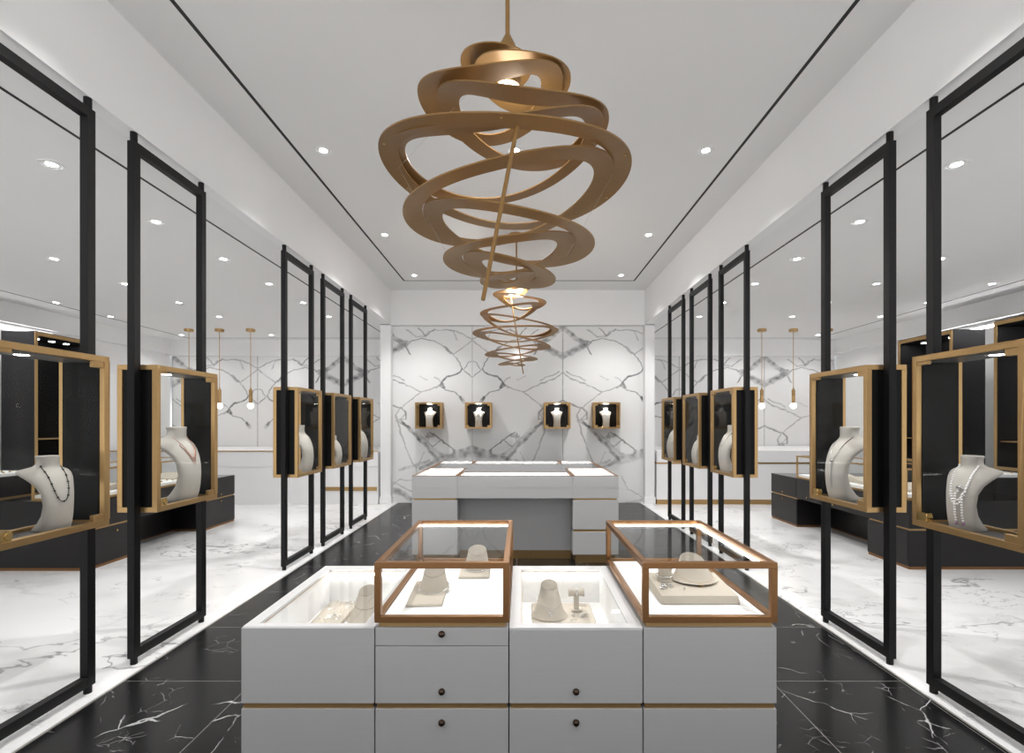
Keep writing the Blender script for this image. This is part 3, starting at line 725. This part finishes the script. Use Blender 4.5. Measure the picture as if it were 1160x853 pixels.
# ---------------------------------------------------------------- spiral pendants
def ribbon(m_, ring, rot, wd=.084, th=.006, N=80):
    xl, zl, xr, zr, zn, zf = ring
    R = (xr-xl)/2; cx = (xl+xr)/2; zm = (zl+zr)/2; dz = (zr-zl)/2
    rows = []
    for i in range(N):
        a = 2*PI*i/N; c, s_ = math.cos(a), math.sin(a)
        dr = (zn-zm) if s_ < 0 else (zf-zm)
        def P(r):
            k = r/R; return Vector((cx+r*c, r*s_, zm + dz*c*k + dr*s_*s_))
        wi = min(wd, R*.8)
        o, n_ = P(R), P(R-wi); up = Vector((0, 0, th/2))
        rows.append([tuple(v) for v in (o+up, n_+up, n_-up, o-up)])
    if rot: rows = [[(-x, -y, z) for x, y, z in r] for r in rows]
    m_.ring_loft(rows+[rows[0]], cap=False)
AX = -.063
R1 = [(-.278,1.65,.049,1.63,1.62,1.62), (-.216,1.61,.227,1.567,1.54,1.555), (-.47,1.483,.191,1.56,1.405,1.46), (-.383,1.46,.397,1.362,1.275,1.36), (-.60,1.20,.37,1.34,1.10,1.223),
      (-.634,1.19,.494,1.14,1.067,1.109), (-.532,.926,.415,1.14,.969,1.0), (-.444,.946,.334,.805,.83,.85), (-.356,.74,.25,.825,.745,.76), (-.266,.756,.158,.653,.692,.69), (-.19,.647,.07,.68,.647,.655)]
def zmap(z): return float(np.interp(z, [.64,.80,1.19,1.65], [.735,.87,1.19,1.76]))
def make_pendant(y, rings, rot, rod, label, ztop, lampz):
    t = thing('spiral_pendant', (AX, y, 0), label, 'pendant lamp', 'gold spiral pendants over the aisle')
    rings = [(a-AX, b+EYE, c-AX, d+EYE, e+EYE, f+EYE) for a, b, c, d, e, f in rings]
    m_ = MB()
    for r, wd in zip(rings, (.125,.12,.10,.10,.078)+(.086,)*6): ribbon(m_, r, rot, wd)
    sp = m_.build('spiral_ribbon', 'gold', t)
    for p in sp.data.polygons: p.use_smooth = True
    sp.data.set_sharp_from_angle(angle=.6)
    MB().lathe([(.103,HC),(.103,HC-.02),(.098,HC-.026),(.012,HC-.028)], 32).build('canopy', 'gold', t, smooth=True)
    MB().tube([(0,0,HC-.02),(0,0,ztop)], .0105, 12).build('stem', 'gold', t, smooth=True)
    MB().lathe([(.011,ztop+.005),(.018,ztop-.01),(.036,ztop-.045),(.048,ztop-.085),(.05,ztop-.10)], 24).build('cone', 'gold', t, smooth=True)
    MB().lathe([(.06,lampz+.045),(.06,lampz),(.054,lampz),(.054,lampz+.02)], 28).build('lamp_housing', 'gold', t, smooth=True)
    MB().lathe([(.0535,lampz+.012),(.0535,lampz+.004),(.001,lampz+.003)], 28).build('lamp_lens', 'lamp', t)
    l = bpy.data.lights.new('lamp', 'POINT'); l.energy = P_PEND; l.shadow_soft_size = .12; l.color = (1, .96, .9)
    o = bpy.data.objects.new('lamp', l); C.objects.link(o); o.location = (0, 0, lampz-.08); o.parent = t
    if y > 5: l.energy *= 6.5
    MB().tube([(0,0,lampz+.05),(0,0,ztop-.09)], .006, 8).build('lamp_neck', 'gold', t)
    MB().tube(rod, .0075, 10).build('rod', 'gold', t, smooth=True)
    big = rings[5]; s_ = -1 if rot else 1
    sm = MB()
    for a in (0.4, -0.35, PI/2, -PI/2, PI-.4, PI+.35):
        R = (big[2]-big[0])/2-.022; cx = (big[0]+big[2])/2; zm = (big[1]+big[3])/2; dr = (big[4]-zm) if math.sin(a) < 0 else (big[5]-zm)
        z = zm+(big[3]-big[1])/2*math.cos(a)+dr*math.sin(a)**2
        sm.ball((s_*(cx+R*math.cos(a)), s_*R*math.sin(a), z-.003), .0062, 8, .6)
    sm.build('screw', 'polbrass', t, smooth=True)
    wr = MB()
    for k in (-1, 1):
        wr.tube([(k*.03,0,ztop-.1),(k*.50,.0,1.17+EYE),(k*.27,0,.76+EYE)], .0007, 4)
    wr.build('suspension_wire', 'steel', t)
    return t
make_pendant(2.25, R1, False, [(.0+.048,-.51,EYE+1.05), (-.07,-.55,EYE+.424)], 'large gold spiral ribbon pendant lamp nearest to the viewer', EYE+1.777, EYE+1.535)
R2 = [tuple([r[0], zmap(r[1]), r[2], zmap(r[3]), zmap(r[4]), zmap(r[5])]) for r in R1]
R2 = [(r[0]*.96, r[1], r[2]*.98+.02, r[3], (r[4]+(r[1]+r[3])/2)/2, (r[5]+(r[1]+r[3])/2)/2) for r in R2]
make_pendant(6.35, R2, True, [(-.08,0,EYE+1.66), (.09,0,EYE+.629)], 'gold spiral ribbon pendant lamp farther back over the rear counter', EYE+1.86, EYE+1.70)

# ---------------------------------------------------------------- slim brass pendants
pr = None
for sd, x, k in (('left', -6.41, 0), ('left', -5.82, 1), ('left', -5.22, 2), ('right', 4.64, 0), ('right', 5.25, 1), ('right', 5.92, 2)):
    lb = 'slim brass pendant with a round bulb in the %s room, %s from the left' % (sd, ORD[k])
    if pr is None:
        pr = thing('cylinder_pendant', (x, 9.45, 0), lb, 'pendant lamp', 'slim brass pendants at the back of the side rooms')
        MB().lathe([(.08,HS),(.08,HS-.045),(.076,HS-.05)], 24).build('canopy', 'brass', pr, smooth=True)
        MB().tube([(0,0,HS-.05),(0,0,2.15)], .006, 8).build('cord', 'brass', pr)
        MB().lathe([(.012,2.17),(.016,2.13),(.032,2.13),(.032,2.02),(.028,2.015),(.028,2.005),(.032,2.0),(.032,1.87),(.02,1.865)], 20).build('cylinder', 'brass', pr, smooth=True)
        MB().ball((0,0,1.82), .055, 16).build('bulb', 'bulb', pr, smooth=True)
    else: dup(pr, (x, 9.45, 0), label=lb)

# ---------------------------------------------------------------- white counters at the back of the side rooms
for sd, x0, x1 in (('left', SL+.06, -2.62), ('right', 2.48, SR-.06)):
    t = thing('wall_counter', ((x0+x1)/2, 8.95, 0), 'long white counter along the back of the %s side room' % sd, 'counter', 'white wall counters')
    a, b = x0-(x0+x1)/2, x1-(x0+x1)/2
    if sd == 'left':
        MB().box(a, b, 0, 1.86, .69, .97).build('top_block', 'lacq', t, bevel=.003)
        MB().box(a, b, .008, 1.84, 0, .69).build('lower_block', 'grey' if 0 else 'lacq', t)
        MB().box(a, b, -.006, .02, .965, .985).build('brass_edge', 'brass', t)
        MB().box(b-1.0, b-.02, -.004, .02, .25, .32).build('brass_strip', 'brass', t)
    else:
        MB().box(a, b, 0, 1.86, .77, .985).build('top_block', 'lacq', t, bevel=.003)
        MB().box(a, b, .008, 1.84, .09, .74).build('lower_block', 'lacq', t)
        MB().box(a, b, .004, 1.84, .74, .77).build('brass_strip', 'brass', t)
        MB().box(a, b, .006, 1.84, 0, .09).build('plinth', 'brass', t)

# ---------------------------------------------------------------- dark islands with glass cases
def island(sd, xf, s, ya, yb, yk, w_):
    """xf: face towards the aisle; s: +1 when the aisle is on +x; ya..yb length; yk: end of near pedestal"""
    L = yb-ya; T = .695
    t = thing('island_counter', (xf, ya, 0), 'dark espresso island counter with brass lines in the %s side room' % sd, 'counter', 'espresso islands')
    X = lambda v: -s*v           # v metres away from the aisle face
    far = L-.72; near = yk-ya
    MB().box(X(0), X(w_), 0, L, .415, T).build('upper_block', 'espresso', t, bevel=.002)
    MB().box(X(.0), X(w_), 0, near, .03, .395).build('near_pedestal', 'espresso', t, bevel=.002)
    MB().box(X(.0), X(w_), far, L, .03, .395).build('far_pedestal', 'espresso', t, bevel=.002)
    MB().box(X(.45), X(w_), near, far, .0, .415).build('knee_panel', 'espresso', t)
    MB().box(X(.012), X(w_-.012), .012, near-.012, .395, .415).box(X(.012), X(w_-.012), far+.012, L-.012, .395, .415).build('brass_reveal', 'brass', t)
    MB().box(X(.006), X(w_-.006), .006, near-.006, 0, .03).box(X(.006), X(w_-.006), far+.006, L-.006, 0, .03).box(X(.44), X(.46), near, far, 0, .012).build('plinth', 'bronze', t)
    MB().box(X(-.002), X(w_), -.002, L, T, T+.006).build('top', 'blacktop', t)
    for a, b_, z0, z1, kz in ((far+.01, L-.01, .43, .68, .46), (far+.01, L-.01, .05, .385, .36), (near+.3, near+.9, .43, .68, .46), (near+.9, far, .43, .68, .46), (.01, near-.01, .05, .385, .34)):
        d_ = MB().box(X(-.004), X(.0), a+.004, b_-.004, z0, z1).build('drawer', 'espresso', t, bevel=.001)
        yy = (a+b_)/2; MB().tube([(X(-.004), yy, kz), (X(-.018), yy, kz)], .011, 10).build('knob', 'polbrass', d_)
    # glass case on top
    c0, c1 = .08, min(L-.65, 2.1); cw = min(w_-.1, .62)
    g_ = thing('glass_case', (xf-s*.03, ya+c0, T+.006), 'long brass framed glass case standing on the %s dark island' % sd, 'glass case', 'glass cases on the islands')
    xs = sorted((0, -s*cw))
    fr = box_edges(MB(), xs[0], xs[1], 0, c1-c0, 0, .32, .018).build('case_frame', 'brass', g_)
    MB().box(xs[0]+.018, xs[1]-.018, .018, c1-c0-.018, .002, .05).build('case_floor', 'tray', g_)
    MB().box(xs[0]+.003, xs[0]+.008, .012, c1-c0-.012, .012, .308).build('side_pane', 'glass', g_)
    MB().box(xs[1]-.008, xs[1]-.003, .012, c1-c0-.012, .012, .308).build('side_pane', 'glass', g_)
    MB().box(xs[0]+.008, xs[1]-.008, .003, .008, .012, .308).build('end_pane', 'glass', g_)
    MB().box(xs[0]+.008, xs[1]-.008, c1-c0-.008, c1-c0-.003, .012, .308).build('end_pane', 'glass', g_)
    MB().box(xs[0]+.012, xs[1]-.012, .012, c1-c0-.012, .312, .317).build('top_pane', 'glass', g_)
    cx = xf-s*(.03+cw/2)
    bits(cx, ya+c0+(c1-c0)/2, T+.058, cw/2-.06, (c1-c0)/2-.1, 90, 'gold and silver jewellery spread inside the glass case on the %s island' % sd, 'brass', 21, r=.011)
    for k in range(3):
        pad((cx, ya+c0+.35+.6*k, T+.0562), .34, .30, .02, 'beige suede pad in the %s island case, %s from the viewer' % (sd, ORD[k]), slope=.05, grp='pads in the island cases')
    return t
island('left', -4.37, 1, 4.94, 7.47, 5.62, .95)
island('right', 3.95, -1, 4.99, 7.74, 5.59, 1.4)

# ---------------------------------------------------------------- tall cabinets along the outer walls
def tall(sd, s, xf, xb, y0, y1, H, lb, openface=True):
    t = thing('tall_cabinet', (xf, y0, 0), lb, 'cabinet', 'tall black wall cabinets'); L = y1-y0; D = abs(xb-xf)
    X = lambda v: -s*v
    zb = .9
    MB().box(X(.006), X(D), 0, .03, 0, H).box(X(.006), X(D), L-.03, L, 0, H).box(X(D-.02), X(D), .03, L-.03, 0, H).box(X(.006), X(D-.02), .03, L-.03, H-.03, H).box(X(.006), X(D-.02), .03, L-.03, 0, zb).build('carcass', 'darkwall', t, bevel=.002)
    fr = MB().box(X(-.004), X(.006), 0, .04, zb, H-.01).box(X(-.004), X(.006), L-.04, L, zb, H-.01).box(X(-.004), X(.006), .04, L-.04, H-.06, H-.01).box(X(-.004), X(.006), .04, L-.04, zb, zb+.04)
    fr.build('brass_face', 'brass', t)
    MB().box(X(.03), X(D-.025), .032, L-.032, H-.075, H-.065).build('niche_top', 'blackwood', t)
    MB().box(X(D-.03), X(D-.021), .032, L-.032, zb, H-.075).build('niche_back', 'blackwood', t)
    for k in (.25, .5, .75):
        MB().lathe([(.035,H-.076),(.035,H-.080),(.001,H-.081)], 16, (X(D*.45), L*k)).build('lamp_lens', 'lamp', t)
    light('spot', (X(D*.45), L*.5, H-.10), t, 3, 120, .6, .03)
    for z in (1.25,): MB().box(X(.05), X(D-.03), .032, L-.032, z, z+.012).build('shelf', 'brass', t)
    d_ = MB().box(X(-.004), X(.006), .01, L-.01, .05, .56).build('door', 'espresso', t); MB().tube([(X(-.004), L/2, .5), (X(-.02), L/2, .5)], .011, 10).build('knob', 'polbrass', d_)
    d_ = MB().box(X(-.004), X(.006), .01, L-.01, .58, .88).build('drawer', 'espresso', t); MB().tube([(X(-.004), L/2, .75), (X(-.02), L/2, .75)], .011, 10).build('knob', 'polbrass', d_)
    return t
tall('left', 1, -6.9, -7.38, 6.95, 7.9, 2.80, 'tall black brass edged cabinet by the outer wall of the left room')
tall('right', -1, 6.0, 6.46, 6.82, 7.8, 2.80, 'tall black brass edged cabinet in the right room, the farther of two')
tall('right', -1, 6.08, 6.54, 5.15, 6.3, 2.80, 'tall black brass edged cabinet in the right room, the nearer of two')
# glowing cove panels on the outer walls behind the cabinets
for sd, x0, x1 in (('left', SL+.001, SL+.05), ('right', SR-.05, SR-.001)):
    t = thing('light_cove', (x0, 4.2, 0), 'white backlit wall panel behind the %s tall cabinet' % sd, 'light panel', 'backlit panels on the outer walls')
    MB().box(0, x1-x0, 0, 3.9, .1, 2.98).build('panel', 'lacq', t)
    MB().box(.01 if sd == 'left' else 0, .06, .02, 3.88, 2.90, 2.94).build('led_strip', 'led', t)
# low dark drawer units with small glass cases in front of the outer walls
for sd, s, x in (('left', 1, -6.0), ('right', -1, 5.40)):
    t = thing('drawer_unit', (x, 5.6, 0), 'low dark drawer unit with brass lines by the outer wall, %s room' % sd, 'cabinet', 'dark drawer units')
    X = lambda v: -s*v
    W_ = .75 if s > 0 else .62
    MB().box(X(0), X(W_), 0, 1.0, .03, .60).box(X(0), X(W_), 0, 1.0, .63, .86).build('carcass', 'espresso', t, bevel=.002)
    MB().box(X(.01), X(W_-.01), .01, .99, .60, .63).build('brass_reveal', 'brass', t); MB().box(X(.02), X(W_-.03), .02, .98, 0, .03).build('plinth', 'brass', t)
    MB().box(X(0), X(W_), 0, 1.0, .86, .867).build('top', 'blacktop', t)
    for z0, z1 in ((.65,.84),(.35,.58)):
        d_ = MB().box(X(.02), X(W_-.02), -.006, 0, z0, z1).build('drawer', 'espresso', t); MB().tube([(X(.38), -.006, z1-.07), (X(.38), -.02, z1-.07)], .012, 10).build('knob', 'polbrass', d_)
    g_ = thing('glass_case', (x-s*.05, 5.65, .867), 'small frameless glass case on the dark drawer unit, %s room' % sd, 'glass case', 'small glass cases')
    MB().box(X(0), X(W_-.15), 0, .5, 0, .03).build('case_floor', 'tray', g_)
    MB().box(X(0), X(.008), 0, .5, .03, .30).box(X(W_-.158), X(W_-.15), 0, .5, .03, .30).box(X(.008), X(W_-.158), 0, .008, .03, .30).box(X(.008), X(W_-.158), .492, .5, .03, .30).box(X(0), X(W_-.15), 0, .5, .30, .308).build('glass', 'glass', g_)
    bits(x-s*.28, 5.9, .90, .15, .15, 16, 'gold pieces in the small glass case of the %s room' % sd, 'brass', 31, r=.012)
